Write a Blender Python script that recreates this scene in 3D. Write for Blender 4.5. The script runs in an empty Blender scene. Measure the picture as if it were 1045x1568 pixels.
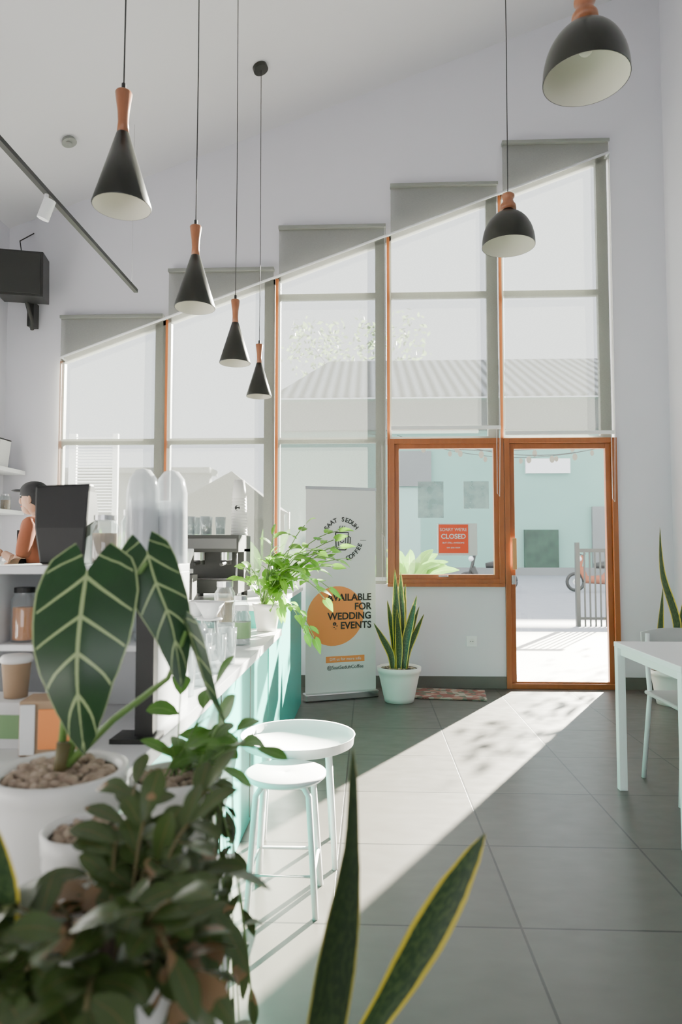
import bpy, bmesh, math, random
from mathutils import Vector, Matrix, Quaternion
random.seed(7)
R=random.random
def U(a,b): return a+(b-a)*R()
SC=bpy.context.scene
V=Vector
# ------------------------------------------------------------------ materials
MATS={}
def newmat(name):
    m=bpy.data.materials.new(name); m.use_nodes=True
    nt=m.node_tree; nt.nodes.clear()
    out=nt.nodes.new('ShaderNodeOutputMaterial')
    MATS[name]=m
    return m,nt,out
def pr(nt,col=(.8,.8,.8),rough=.5,metal=0.,**k):
    p=nt.nodes.new('ShaderNodeBsdfPrincipled')
    p.inputs['Base Color'].default_value=(*col,1); p.inputs['Roughness'].default_value=rough
    p.inputs['Metallic'].default_value=metal
    for a,b in k.items(): p.inputs[a].default_value=b
    return p
def M(nt,op,a,b=None,c=None):
    n=nt.nodes.new('ShaderNodeMath'); n.operation=op
    for i,x in enumerate((a,b,c)):
        if x is None: continue
        if isinstance(x,(int,float)): n.inputs[i].default_value=x
        else: nt.links.new(x,n.inputs[i])
    return n.outputs[0]
def mixc(nt,f,a,b):
    n=nt.nodes.new('ShaderNodeMix'); n.data_type='RGBA'
    for s,x in ((n.inputs[0],f),(n.inputs[6],a),(n.inputs[7],b)):
        if isinstance(x,tuple): s.default_value=(*x,1)
        elif isinstance(x,(int,float)): s.default_value=x
        else: nt.links.new(x,s)
    return n.outputs[2]
def noise(nt,scale,detail=3,coord='Object',stretch=None):
    tc=nt.nodes.new('ShaderNodeTexCoord'); n=nt.nodes.new('ShaderNodeTexNoise')
    n.inputs['Scale'].default_value=scale; n.inputs['Detail'].default_value=detail
    src=tc.outputs[coord]
    if stretch:
        mp=nt.nodes.new('ShaderNodeMapping'); mp.inputs['Scale'].default_value=stretch
        nt.links.new(src,mp.inputs[0]); src=mp.outputs[0]
    nt.links.new(src,n.inputs['Vector'])
    return n.outputs['Fac']
def simple(name,col,rough=.5,metal=0.,var=.12,scale=8,bump=0.,stretch=None,**k):
    m,nt,out=newmat(name); p=pr(nt,col,rough,metal,**k)
    f=noise(nt,scale,4,'Object',stretch)
    c2=tuple(max(0,c*(1-var)) for c in col); c1=tuple(min(1,c*(1+var*.5)) for c in col)
    nt.links.new(mixc(nt,f,c2,c1),p.inputs['Base Color'])
    if bump:
        bm=nt.nodes.new('ShaderNodeBump'); bm.inputs['Strength'].default_value=bump; bm.inputs['Distance'].default_value=.01
        nt.links.new(f,bm.inputs['Height']); nt.links.new(bm.outputs[0],p.inputs['Normal'])
    nt.links.new(p.outputs[0],out.inputs[0]); return m
def mixsh(nt,f,a,b):
    n=nt.nodes.new('ShaderNodeMixShader')
    if isinstance(f,(int,float)): n.inputs[0].default_value=f
    else: nt.links.new(f,n.inputs[0])
    nt.links.new(a,n.inputs[1]); nt.links.new(b,n.inputs[2]); return n.outputs[0]
def glassmat(name,tint=(.97,.99,.98),gl=.07,rough=.02,diff=0.,dc=(.9,.92,.93)):
    m,nt,out=newmat(name)
    t=nt.nodes.new('ShaderNodeBsdfTransparent'); t.inputs[0].default_value=(*tint,1)
    g=nt.nodes.new('ShaderNodeBsdfGlossy'); g.inputs['Roughness'].default_value=rough
    g.inputs[0].default_value=(1,1,1,1)
    lw=nt.nodes.new('ShaderNodeLayerWeight'); lw.inputs[0].default_value=.35
    f=M(nt,'MULTIPLY_ADD',lw.outputs['Facing'],.35 if gl>.06 else .15,gl*.6)
    s=mixsh(nt,f,t.outputs[0],g.outputs[0])
    if diff:
        d=nt.nodes.new('ShaderNodeBsdfDiffuse'); d.inputs[0].default_value=(*dc,1)
        s=mixsh(nt,diff,s,d.outputs[0])
    nt.links.new(s,out.inputs[0]); return m
simple('wall_paint',(.68,.67,.73),.7,var=.03,scale=3)
simple('ceiling_paint',(.63,.62,.655),.8,var=.03,scale=2)
simple('white_gloss',(.84,.85,.86),.3,var=.03)
simple('white_matte',(.80,.80,.79),.6,var=.04)
simple('ceramic_white',(.82,.81,.77),.3,var=.05)
simple('black_metal',(.018,.019,.016),.45,var=.2)
simple('black_plastic',(.014,.014,.013),.5,var=.2)
simple('dark_olive',(.018,.019,.013),.30,var=.1)
simple('lamp_inner',(.60,.58,.50),.5,var=.03)
simple('copper_wood',(.36,.14,.065),.32,var=.3,scale=14,stretch=(6,6,.6))
simple('frame_wood',(.33,.10,.027),.35,var=.3,scale=10,stretch=(3,3,.4))
simple('handle_wood',(.55,.27,.10),.35,var=.2,scale=10)
simple('alu_grey',(.24,.25,.23),.45,var=.1)
simple('chair_grey',(.42,.43,.42),.4,var=.05)
simple('teal_panel',(.03,.36,.31),.4,var=.06)
simple('baseboard_grey',(.11,.11,.095),.5,var=.2)
simple('steel',(.6,.6,.6),.25,1.,var=.05)
simple('soil',(.05,.035,.022),.95,var=.4,scale=60,bump=.6)
simple('stem_green',(.14,.26,.06),.5,var=.2)
simple('stem_brown',(.12,.10,.035),.6,var=.2)
simple('orange',(.85,.28,.07),.5,var=.03)
simple('closed_orange',(.85,.08,.02),.5,var=.03)
simple('print_black',(.02,.02,.02),.6,var=.02)
simple('banner_white',(.74,.75,.74),.5,var=.02)
simple('kraft',(.42,.29,.18),.8,var=.1)
simple('skin',(.45,.25,.16),.5,var=.08)
simple('cloth_black',(.02,.02,.022),.85,var=.2)
simple('cloth_rust',(.30,.09,.04),.85,var=.15)
simple('cloth_blue',(.05,.07,.11),.85,var=.15)
simple('sole',(.5,.5,.5),.7)
simple('juice',(.75,.25,.02),.25,var=.1)
simple('label_green',(.25,.42,.20),.5,var=.05)
simple('bark',(.24,.20,.15),.9,var=.3,scale=20,bump=.5)
simple('pavement_mat',(.42,.41,.39),.85,var=.2,scale=3)
simple('asphalt',(.24,.25,.28),.9,var=.2,scale=4)
simple('teal_wall',(.22,.41,.35),.8,var=.12,scale=.6)
simple('grey_wall',(.20,.215,.215),.8,var=.1,scale=1)
simple('tent_dark',(.02,.022,.022),.8,var=.1)
simple('hedge_dark',(.03,.08,.05),.8,var=.9,scale=3)
simple('grinder_grey',(.10,.10,.10),.4,var=.1)
glassmat('pane')
glassmat('clear_plastic',(.90,.92,.93),.12,.10,.48,(.82,.84,.86))
glassmat('jar_glass',(.84,.89,.90),.14,.03,.12,(.8,.83,.83))
m,nt,out=newmat('bulb'); e=nt.nodes.new('ShaderNodeEmission'); e.inputs[0].default_value=(1,.9,.7,1); e.inputs[1].default_value=1.0
nt.links.new(e.outputs[0],out.inputs[0])
m,nt,out=newmat('window_decal')
t=nt.nodes.new('ShaderNodeBsdfTransparent'); p=pr(nt,(.22,.30,.30),.6)
f=noise(nt,14,4); nt.links.new(mixc(nt,f,(.06,.11,.12),(.30,.36,.36)),p.inputs['Base Color'])
nt.links.new(mixsh(nt,.6,t.outputs[0],p.outputs[0]),out.inputs[0])
# roller blind fabric (open weave)
m,nt,out=newmat('sunscreen_fabric')
t=nt.nodes.new('ShaderNodeBsdfTransparent'); t.inputs[0].default_value=(.95,.97,1,1)
d=nt.nodes.new('ShaderNodeBsdfDiffuse'); tr=nt.nodes.new('ShaderNodeBsdfTranslucent')
f=noise(nt,60,2,'Object',(1,1,4)); c=mixc(nt,f,(.21,.215,.185),(.31,.31,.27))
nt.links.new(c,d.inputs[0]); tr.inputs[0].default_value=(.26,.27,.27,1)
s=mixsh(nt,.07,d.outputs[0],tr.outputs[0]); s=mixsh(nt,.37,s,t.outputs[0])
nt.links.new(s,out.inputs[0])
# floor tiles
m,nt,out=newmat('floor_tile')
tc=nt.nodes.new('ShaderNodeTexCoord'); mp=nt.nodes.new('ShaderNodeMapping')
mp.inputs['Location'].default_value=(.12,.15,0)
nt.links.new(tc.outputs['Object'],mp.inputs[0])
br=nt.nodes.new('ShaderNodeTexBrick'); br.offset=0.; br.squash=1.
br.inputs['Scale'].default_value=1.; br.inputs['Brick Width'].default_value=.6; br.inputs['Row Height'].default_value=.6
br.inputs['Mortar Size'].default_value=.0045; br.inputs['Mortar Smooth'].default_value=.1
br.inputs['Color1'].default_value=(.082,.074,.064,1); br.inputs['Color2'].default_value=(.058,.053,.046,1)
br.inputs['Mortar'].default_value=(.016,.015,.013,1)
nt.links.new(mp.outputs[0],br.inputs['Vector'])
f=noise(nt,2.2,8,'Object',(1,2.5,1)); f2=noise(nt,9,4,'Object',(1,2,1))
c=mixc(nt,M(nt,'MULTIPLY',f,.6),br.outputs['Color'],(.125,.115,.100)); c=mixc(nt,M(nt,'MULTIPLY',f2,.35),c,(.036,.033,.029))
c=mixc(nt,br.outputs['Fac'],c,(.016,.015,.013))
p=pr(nt,rough=.4); nt.links.new(c,p.inputs['Base Color'])
nt.links.new(M(nt,'MULTIPLY_ADD',f2,.12,.30),p.inputs['Roughness'])
bm=nt.nodes.new('ShaderNodeBump'); bm.inputs['Strength'].default_value=.4; bm.inputs['Distance'].default_value=.002; bm.invert=True
nt.links.new(br.outputs['Fac'],bm.inputs['Height']); nt.links.new(bm.outputs[0],p.inputs['Normal'])
nt.links.new(p.outputs[0],out.inputs[0])
# doormat
m,nt,out=newmat('mat_floral')
tc=nt.nodes.new('ShaderNodeTexCoord'); vo=nt.nodes.new('ShaderNodeTexVoronoi'); vo.inputs['Scale'].default_value=22
nt.links.new(tc.outputs['Object'],vo.inputs[0]); rp=nt.nodes.new('ShaderNodeValToRGB')
rp.color_ramp.interpolation='CONSTANT'
els=rp.color_ramp.elements; els[0].color=(.20,.08,.07,1); els[1].position=.35; els[1].color=(.33,.30,.25,1)
for pos,cc in ((.55,(.12,.13,.10,1)),(.75,(.30,.16,.13,1))):
    q=els.new(pos); q.color=cc
sp=nt.nodes.new('ShaderNodeSeparateColor'); nt.links.new(vo.outputs['Color'],sp.inputs[0]); nt.links.new(sp.outputs[0],rp.inputs[0])
p=pr(nt,rough=.95); nt.links.new(rp.outputs[0],p.inputs['Base Color']); nt.links.new(p.outputs[0],out.inputs[0])
m,nt,out=newmat('pebble')
f=noise(nt,45,2); p=pr(nt,rough=.7); nt.links.new(mixc(nt,f,(.14,.08,.05),(.62,.50,.37)),p.inputs['Base Color']); nt.links.new(p.outputs[0],out.inputs[0])
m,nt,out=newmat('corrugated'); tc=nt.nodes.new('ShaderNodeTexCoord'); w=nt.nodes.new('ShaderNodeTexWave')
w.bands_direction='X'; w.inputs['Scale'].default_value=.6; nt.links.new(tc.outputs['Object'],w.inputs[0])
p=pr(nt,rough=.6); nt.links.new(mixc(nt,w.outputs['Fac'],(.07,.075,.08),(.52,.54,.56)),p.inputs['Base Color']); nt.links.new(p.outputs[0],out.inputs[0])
def leafmat(name,kind,c1,c2,cv=(.6,.7,.45),rough=.4,trans=.25):
    m,nt,out=newmat(name)
    tc=nt.nodes.new('ShaderNodeTexCoord'); sx=nt.nodes.new('ShaderNodeSeparateXYZ'); nt.links.new(tc.outputs['UV'],sx.inputs[0])
    x=M(nt,'MULTIPLY',M(nt,'ABSOLUTE',M(nt,'SUBTRACT',sx.outputs[0],.5)),2.); y=sx.outputs[1]
    f=noise(nt,25,3); base=mixc(nt,f,c1,c2)
    mid=M(nt,'LESS_THAN',x,.04)
    if kind=='aloc':
        v=M(nt,'FRACT',M(nt,'MULTIPLY',M(nt,'SUBTRACT',y,M(nt,'MULTIPLY',x,.17)),5.5))
        vein=M(nt,'MULTIPLY',M(nt,'LESS_THAN',v,M(nt,'MULTIPLY_ADD',x,-.06,.12)),M(nt,'LESS_THAN',x,.93))
        edge=M(nt,'GREATER_THAN',x,.965)
        msk=M(nt,'MAXIMUM',M(nt,'MAXIMUM',mid,vein),edge)
        col=mixc(nt,M(nt,'MULTIPLY',msk,.75),base,cv)
    elif kind in('snake','snake_dark'):
        edge=M(nt,'GREATER_THAN',M(nt,'MULTIPLY_ADD',f,.10,x),.82 if kind=='snake' else .95)
        tc2=noise(nt,9,4,'UV',(1.2,4,1)); band=M(nt,'GREATER_THAN',tc2,.52)
        base=mixc(nt,M(nt,'MULTIPLY',band,.7),c1,c2)
        col=mixc(nt,edge,base,cv)
    elif kind=='varieg':
        f3=noise(nt,18,2); col=mixc(nt,M(nt,'GREATER_THAN',f3,.60),base,cv)
        col=mixc(nt,M(nt,'MULTIPLY',mid,.5),col,cv)
    else:
        col=mixc(nt,M(nt,'MULTIPLY',mid,.5),base,cv)
    p=pr(nt,rough=rough); nt.links.new(col,p.inputs['Base Color'])
    tl=nt.nodes.new('ShaderNodeBsdfTranslucent'); nt.links.new(col,tl.inputs[0])
    nt.links.new(mixsh(nt,trans,p.outputs[0],tl.outputs[0]),out.inputs[0])
leafmat('leaf_alocasia','aloc',(.008,.034,.010),(.018,.066,.016),(.42,.52,.24),.35,.12)
leafmat('leaf_snake','snake',(.018,.048,.012),(.065,.11,.03),(.60,.48,.04),.4,.08)
leafmat('leaf_snake_dark','snake_dark',(.016,.034,.010),(.04,.068,.02),(.38,.33,.06),.4,.06)
leafmat('leaf_pothos','plain',(.10,.28,.02),(.22,.46,.05),(.45,.6,.2),.4,.42)
leafmat('leaf_hoya','varieg',(.030,.050,.012),(.070,.112,.028),(.21,.13,.06),.30,.16)
leafmat('leaf_mid','plain',(.05,.14,.02),(.11,.25,.035),(.3,.45,.15),.4,.3)
leafmat('leaf_tree','plain',(.14,.20,.10),(.26,.34,.18),(.3,.4,.2),.5,.5)
leafmat('leaf_shrub','plain',(.03,.08,.02),(.08,.16,.04),(.2,.35,.1),.5,.3)
# ------------------------------------------------------------------ builder
class B:
    def __init__(s): s.v=[];s.f=[];s.uv=[];s.mi=[];s.ms=[];s.sm=[]
    def mat(s,n):
        if n not in s.ms: s.ms.append(n)
        return s.ms.index(n)
    def add(s,vs,fs,mat,uvs=None,smooth=False):
        o=len(s.v); s.v+= [V(v) for v in vs]; s.uv+= uvs if uvs else [(0,0)]*len(vs)
        i=s.mat(mat)
        for f in fs: s.f.append([o+k for k in f]); s.mi.append(i); s.sm.append(smooth)
    def box(s,c,d,mat,rz=0,rx=0,ry=0):
        m=Matrix.Translation(c)@Matrix.Rotation(rz,4,'Z')@Matrix.Rotation(ry,4,'Y')@Matrix.Rotation(rx,4,'X')
        vs=[m@V((x*d[0]/2,y*d[1]/2,z*d[2]/2)) for x in(-1,1) for y in(-1,1) for z in(-1,1)]
        s.add(vs,[(0,1,3,2),(4,6,7,5),(0,4,5,1),(2,3,7,6),(0,2,6,4),(1,5,7,3)],mat)
    def bb(s,x0,x1,y0,y1,z0,z1,mat): s.box(((x0+x1)/2,(y0+y1)/2,(z0+z1)/2),(x1-x0,y1-y0,z1-z0),mat)
    def prism(s,poly,y0,y1,mat):
        n=len(poly); vs=[(x,y0,z) for x,z in poly]+[(x,y1,z) for x,z in poly]
        fs=[tuple(range(n)),tuple(range(2*n-1,n-1,-1))]+[(i,(i+1)%n,n+(i+1)%n,n+i) for i in range(n)]
        s.add(vs,fs,mat)
    def lathe(s,prof,c,mat,seg=24,mtx=None,smooth=True,close=False):
        c=V(c); vs=[];fs=[];n=len(prof); m=mtx or Matrix.Identity(4)
        for k in range(seg):
            a=2*math.pi*k/seg
            for r,z in prof: vs.append(c+(m@V((r*math.cos(a),r*math.sin(a),z))))
        for k in range(seg):
            k2=(k+1)%seg
            for j in range(n-1): fs.append((k*n+j,k2*n+j,k2*n+j+1,k*n+j+1))
        s.add(vs,fs,mat,None,smooth)
    def cyl(s,c,r,h,mat,seg=20,r2=None,mtx=None):
        r2=r if r2 is None else r2
        s.lathe([(0.0001,0),(r,0),(r2,h),(0.0001,h)],c,mat,seg,mtx,smooth=False)
    def tube(s,path,r,mat,seg=8,smooth=True):
        path=[V(p) for p in path]; n=len(path)
        rs=r if isinstance(r,(list,tuple)) else [r]*n
        vs=[];fs=[]; t0=(path[1]-path[0]).normalized()
        nn=t0.cross(V((0,0,1))); 
        if nn.length<.1: nn=t0.cross(V((1,0,0)))
        nn.normalize()
        for i,p in enumerate(path):
            t=(path[min(i+1,n-1)]-path[max(i-1,0)]).normalized()
            nn=(nn-t*nn.dot(t)).normalized(); bb=t.cross(nn)
            for k in range(seg):
                a=2*math.pi*k/seg; vs.append(p+(nn*math.cos(a)+bb*math.sin(a))*rs[i])
        for i in range(n-1):
            for k in range(seg): fs.append((i*seg+k,i*seg+(k+1)%seg,(i+1)*seg+(k+1)%seg,(i+1)*seg+k))
        fs.append(tuple(range(seg))[::-1]); fs.append(tuple((n-1)*seg+k for k in range(seg)))
        s.add(vs,fs,mat,None,smooth)
    def ell(s,c,d,mat,seg=12,rings=8,mtx=None):
        m=mtx or Matrix.Identity(4); c=V(c); vs=[];fs=[]
        for i in range(rings+1):
            a=math.pi*i/rings
            for k in range(seg):
                b=2*math.pi*k/seg; vs.append(c+m@V((d[0]*math.sin(a)*math.cos(b),d[1]*math.sin(a)*math.sin(b),d[2]*math.cos(a))))
        for i in range(rings):
            for k in range(seg): fs.append((i*seg+k,(i+1)*seg+k,(i+1)*seg+(k+1)%seg,i*seg+(k+1)%seg))
        s.add(vs,fs,mat,None,True)
    def leaf(s,path,W,nrm,mat,prof,notch=0.,fold=.15,nt=10,us=(-1,-.5,0,.5,1),twist=0.):
        path=[V(p) for p in path]
        def at(t):
            t=max(0,min(1,t)); x=t*(len(path)-1); i=min(int(x),len(path)-2); f=x-i
            p0=path[max(i-1,0)];p1=path[i];p2=path[i+1];p3=path[min(i+2,len(path)-1)]
            return .5*((2*p1)+(p2-p0)*f+(2*p0-5*p1+4*p2-p3)*f*f+(3*p1-p0-3*p2+p3)*f**3)
        def w(t):
            x=t*(len(prof)-1); i=min(int(x),len(prof)-2); f=x-i; f=f*f*(3-2*f)*.4+f*.6
            return prof[i]*(1-f)+prof[i+1]*f
        vs=[];uv=[];fs=[];nrm=V(nrm).normalized()
        for i in range(nt+1):
            t=i/nt
            for u in us:
                sp=t+notch*(1-abs(u))*(1-t)**4
                p=at(sp); tg=(at(min(1,sp+.04))-at(max(0,sp-.04)))
                tg=tg.normalized() if tg.length>1e-6 else V((0,0,1))
                q=Quaternion(tg,twist*t) ; n2=q@nrm
                sd=tg.cross(n2); sd=sd.normalized() if sd.length>1e-4 else V((1,0,0)); n3=sd.cross(tg)
                ww=w(t)*W/2
                vs.append(p+sd*u*ww+n3*fold*abs(u)*ww); uv.append((.5+u/2,sp))
        k=len(us)
        for i in range(nt):
            for j in range(k-1): fs.append((i*k+j,i*k+j+1,(i+1)*k+j+1,(i+1)*k+j))
        s.add(vs,fs,mat,uv,True)
    def obj(s,name,parent=None,bevel=0,loc=None,normals=True):
        me=bpy.data.meshes.new(name); me.from_pydata([tuple(v) for v in s.v],[],s.f)
        for n in s.ms: me.materials.append(MATS[n])
        ul=me.uv_layers.new(name='UVMap')
        for p in me.polygons:
            p.material_index=s.mi[p.index]; p.use_smooth=s.sm[p.index]
            for li in p.loop_indices: ul.data[li].uv=s.uv[me.loops[li].vertex_index]
        if normals:
            bm_=bmesh.new(); bm_.from_mesh(me); bmesh.ops.recalc_face_normals(bm_,faces=bm_.faces); bm_.to_mesh(me); bm_.free()
        o=bpy.data.objects.new(name,me); SC.collection.objects.link(o)
        if bevel:
            md=o.modifiers.new('Bevel','BEVEL'); md.width=bevel; md.segments=2; md.limit_method='ANGLE'; md.angle_limit=.8
        if parent: o.parent=parent
        if loc: o.location=loc
        return o
def empty(name,loc=(0,0,0),rz=0):
    e=bpy.data.objects.new(name,None); e.location=loc; e.rotation_euler=(0,0,rz); e.empty_display_size=.1; SC.collection.objects.link(e); return e
def text(name,body,size,loc,mat,parent=None,align='CENTER',ry=0,bold=0.):
    cu=bpy.data.curves.new(name,'FONT'); cu.body=body; cu.size=size; cu.align_x=align; cu.align_y='CENTER'; cu.extrude=.0008; cu.offset=bold
    ob=bpy.data.objects.new(name+'_tmp',cu); SC.collection.objects.link(ob); bpy.context.view_layer.update()
    me=bpy.data.meshes.new_from_object(ob); bpy.data.objects.remove(ob)
    me.materials.clear(); me.materials.append(MATS[mat])
    o=bpy.data.objects.new(name,me); SC.collection.objects.link(o)
    o.location=loc; o.rotation_euler=(math.pi/2,ry,0)
    if parent: o.parent=parent
    return o
# ------------------------------------------------------------------ room shell
XL,XR,YF,YB=-3.3,2.62,6.0,-2.5
WT=.08
zc=lambda x:5.34+.364*x
zs=lambda x:2.93+.364*(x+2.8)
b=B(); b.bb(XL-.15,XR+.15,YB-.15,YF+WT,-.12,0,'floor_tile'); b.obj('floor')
b=B(); b.prism([(XL-.15,zc(XL-.15)),(XR+.15,zc(XR+.15)),(XR+.15,zc(XR+.15)+.15),(XL-.15,zc(XL-.15)+.15)],YB-.15,YF+WT,'ceiling_paint'); b.obj('ceiling')
b=B(); b.bb(XL-.15,XL,YB,YF+WT,0,zc(XL),'wall_paint'); b.obj('wall_left')
b=B(); b.bb(XR,XR+.15,YB,YF+WT,0,zc(XR),'wall_paint'); b.obj('wall_right')
b=B()
b.prism([(XL,0),(-2.8,0),(-2.8,zc(-2.8)),(XL,zc(XL))],YF,YF+WT,'wall_paint')
b.prism([(2.15,0),(XR,0),(XR,zc(XR)),(2.15,zc(2.15))],YF,YF+WT,'wall_paint')
b.prism([(-2.8,zs(-2.8)),(2.15,zs(2.15)),(2.15,zc(2.15)),(-2.8,zc(-2.8))],YF,YF+WT,'wall_paint')
b.bb(-2.8,1.18,YF,YF+WT,0,.89,'wall_paint')
b.obj('wall_far')
b=B(); wx0,wx1,wz0,wz1=-1.1,1.1,.9,2.5  # unseen wall; its opening is added and sized to set the fill light
b.prism([(XL,0),(wx0,0),(wx0,zc(wx0)),(XL,zc(XL))],YB-.15,YB,'wall_paint')
b.prism([(wx1,0),(XR,0),(XR,zc(XR)),(wx1,zc(wx1))],YB-.15,YB,'wall_paint')
b.prism([(wx0,wz1),(wx1,wz1),(wx1,zc(wx1)),(wx0,zc(wx0))],YB-.15,YB,'wall_paint')
b.bb(wx0,wx1,YB-.15,YB,0,wz0,'wall_paint')
b.obj('wall_back')
b=B(); b.bb(.1,1.18,YF-.015,YF,0,.1,'baseboard_grey'); b.bb(-2.8,.1,YF-.015,YF,0,.1,'baseboard_grey'); b.bb(2.16,XR,YF-.015,YF,0,.1,'baseboard_grey'); b.obj('baseboard_far')
b=B(); b.bb(XR-.015,XR,YB,YF-.02,0,.1,'baseboard_grey'); b.obj('baseboard_right')
DIV=[-2.8,-1.82,-.825,.175,1.17,2.15]
for i in range(5):
    x0,x1=DIV[i],DIV[i+1]; b=B()
    zb=.89 if i<3 else 2.16
    g0,g1=YF+.03,YF+.08
    m0=x1-.115
    def strip(xa,xb,mat,ya,yb): b.prism([(xa,zb),(xb,zb),(xb,zs(xb)-.005),(xa,zs(xa)-.005)],ya,yb,mat)
    strip(m0,x1-.02,'alu_grey',g0,g1); strip(x0-.0,x0+.03,'alu_grey',g0,g1)
    for zz in (3.472,2.165,.915):
        if zz>zb-.05 and zz+.03<zs(x0): b.bb(x0+.03,m0,g0,g1,zz-.025,zz+.025,'alu_grey')
    b.prism([(x0,zs(x0)-.05),(x1,zs(x1)-.05),(x1,zs(x1)),(x0,zs(x0))],g0,g1,'white_matte')
    b.prism([(x0+.03,zb+.03),(m0,zb+.03),(m0,zs(m0)-.05),(x0+.03,zs(x0+.03)-.05)],YF+.06,YF+.064,'pane')
    if i>0: b.bb(x0-.013,x0+.013,YF-.0,YF+.03,.89 if i<4 else 2.16,zs(x0)-.02,'frame_wood')
    if i==0: b.bb(x0,x0+.016,YF,YF+.03,.89,zs(x0)-.03,'frame_wood')
    b.obj('window_%d'%(i+1))
b=B(); ya=YF-.095  # added white rod, stands in for light leaking along the sloped frame
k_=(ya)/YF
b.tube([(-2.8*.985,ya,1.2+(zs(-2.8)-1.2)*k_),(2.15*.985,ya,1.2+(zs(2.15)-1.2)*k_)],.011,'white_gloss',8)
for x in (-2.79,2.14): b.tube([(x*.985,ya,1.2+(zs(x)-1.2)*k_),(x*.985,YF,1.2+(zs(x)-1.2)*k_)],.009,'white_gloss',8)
b.obj('light_leak_rod_1')
b=B()
def frame(b,x0,x1,z0,z1,w,y0,y1,mat):
    b.bb(x0,x0+w,y0,y1,z0,z1,mat); b.bb(x1-w,x1,y0,y1,z0,z1,mat); b.bb(x0+w,x1-w,y0,y1,z0,z0+w,mat); b.bb(x0+w,x1-w,y0,y1,z1-w,z1,mat)
frame(b,.18,1.175,.89,2.165,.045,YF-.03,YF+.07,'frame_wood')
frame(b,.225,1.13,.935,2.12,.04,YF-.005,YF+.04,'frame_wood')
b.bb(.26,1.095,YF+.02,YF+.024,.97,2.085,'pane')
b.bb(.16,1.17,YF-.05,YF-.031,.87,.9,'frame_wood')
b.tube([(.68,YF-.01,.955),(.68,YF-.045,.96),(.60,YF-.05,.96)],.008,'steel')
b.obj('window_6',bevel=.004)
b=B(); b.bb(.43,.655,YF+.012,YF+.016,1.47,1.79,'window_decal'); b.obj('window_poster')
b=B(); b.bb(.83,1.05,YF+.012,YF+.016,1.55,1.79,'window_decal'); b.obj('window_poster')
e=empty('closed_sign',(0,0,0))
b=B(); b.bb(.60,.945,YF+.008,YF+.013,1.14,1.42,'banner_white'); b.bb(.61,.865,YF+.003,YF+.008,1.16,1.41,'closed_orange'); b.obj('board',e)
text('lettering_1','SORRY WE\'RE',.038,(.737,YF+.002,1.365),'banner_white',e)
text('lettering_2','CLOSED',.058,(.737,YF+.002,1.305),'banner_white',e,bold=.001)
text('lettering_3','BUT STILL AWESOME',.02,(.737,YF+.002,1.25),'banner_white',e)
text('lettering_4','see you soon',.022,(.737,YF+.002,1.21),'banner_white',e)
b=B()
frame(b,1.18,2.15,-.0,2.165,.045,YF-.03,YF+.07,'frame_wood')
frame(b,1.226,2.104,.012,2.118,.045,YF,YF+.045,'frame_wood')
b.bb(1.27,2.06,YF+.02,YF+.026,.055,2.075,'pane')
for zz in (1.04,1.27): b.tube([(1.252,YF,zz),(1.252,YF-.055,zz)],.008,'steel')
b.box((1.252,YF-.06,1.155),(.035,.02,.27),'handle_wood')
b.box((1.252,YF-.004,.93),(.03,.01,.08),'steel')
b.obj('door_1',bevel=.003)
tops=[3.30,3.71,4.085,4.45,4.82]; bots=[.93,.93,.93,2.25,2.20]
for i in range(5):
    x0,x1=DIV[i]+.02,DIV[i+1]-.02; e=empty('roller_blind',((x0+x1)/2,YF-.045,0)); w=(x1-x0)/2
    b=B(); z1,z0=tops[i],bots[i]
    b.bb(-w,w,-.03,.03,z1-.03,z1,'alu_grey'); b.obj('top_rail',e,bevel=.004)
    b=B(); n=14
    vs=[];fs=[]
    for k in range(2):
        for j in range(n+1): vs.append((-w+.003+(2*w-.006)*k,.002*math.sin(j*.6),z0+.02+(z1-.03-z0-.02)*j/n))
    for j in range(n): fs.append((j,n+1+j,n+2+j,j+1))
    b.add(vs,fs,'sunscreen_fabric'); b.obj('fabric',e,normals=False)
    b=B(); b.bb(-w,w,-.01,.01,z0-.01,z0+.022,'white_matte'); b.obj('bottom_bar',e,bevel=.003)
    if i>=2:
        b=B(); xx=w-.012; zl=max(z0-.6,.95) if i>2 else 1.3
        b.tube([(xx,-.025,z1-.02),(xx+.002,-.028,z0),(xx-.01,-.027,zl),(xx-.03,-.027,zl+.03),(xx-.028,-.028,z0)],.0025,'white_matte',6); b.obj('pull_cord',e)
b=B(); b.bb(.84,.93,YF-.012,YF,.355,.445,'white_gloss'); b.cyl((.885,YF-.011,.40),.026,.006,'white_matte',20,mtx=Matrix.Rotation(math.pi/2,4,'X'))
for dx in(-.009,.009): b.cyl((.885+dx,YF-.0165,.40),.004,.002,'black_plastic',8,mtx=Matrix.Rotation(math.pi/2,4,'X'))
b.obj('wall_socket',bevel=.002)
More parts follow.
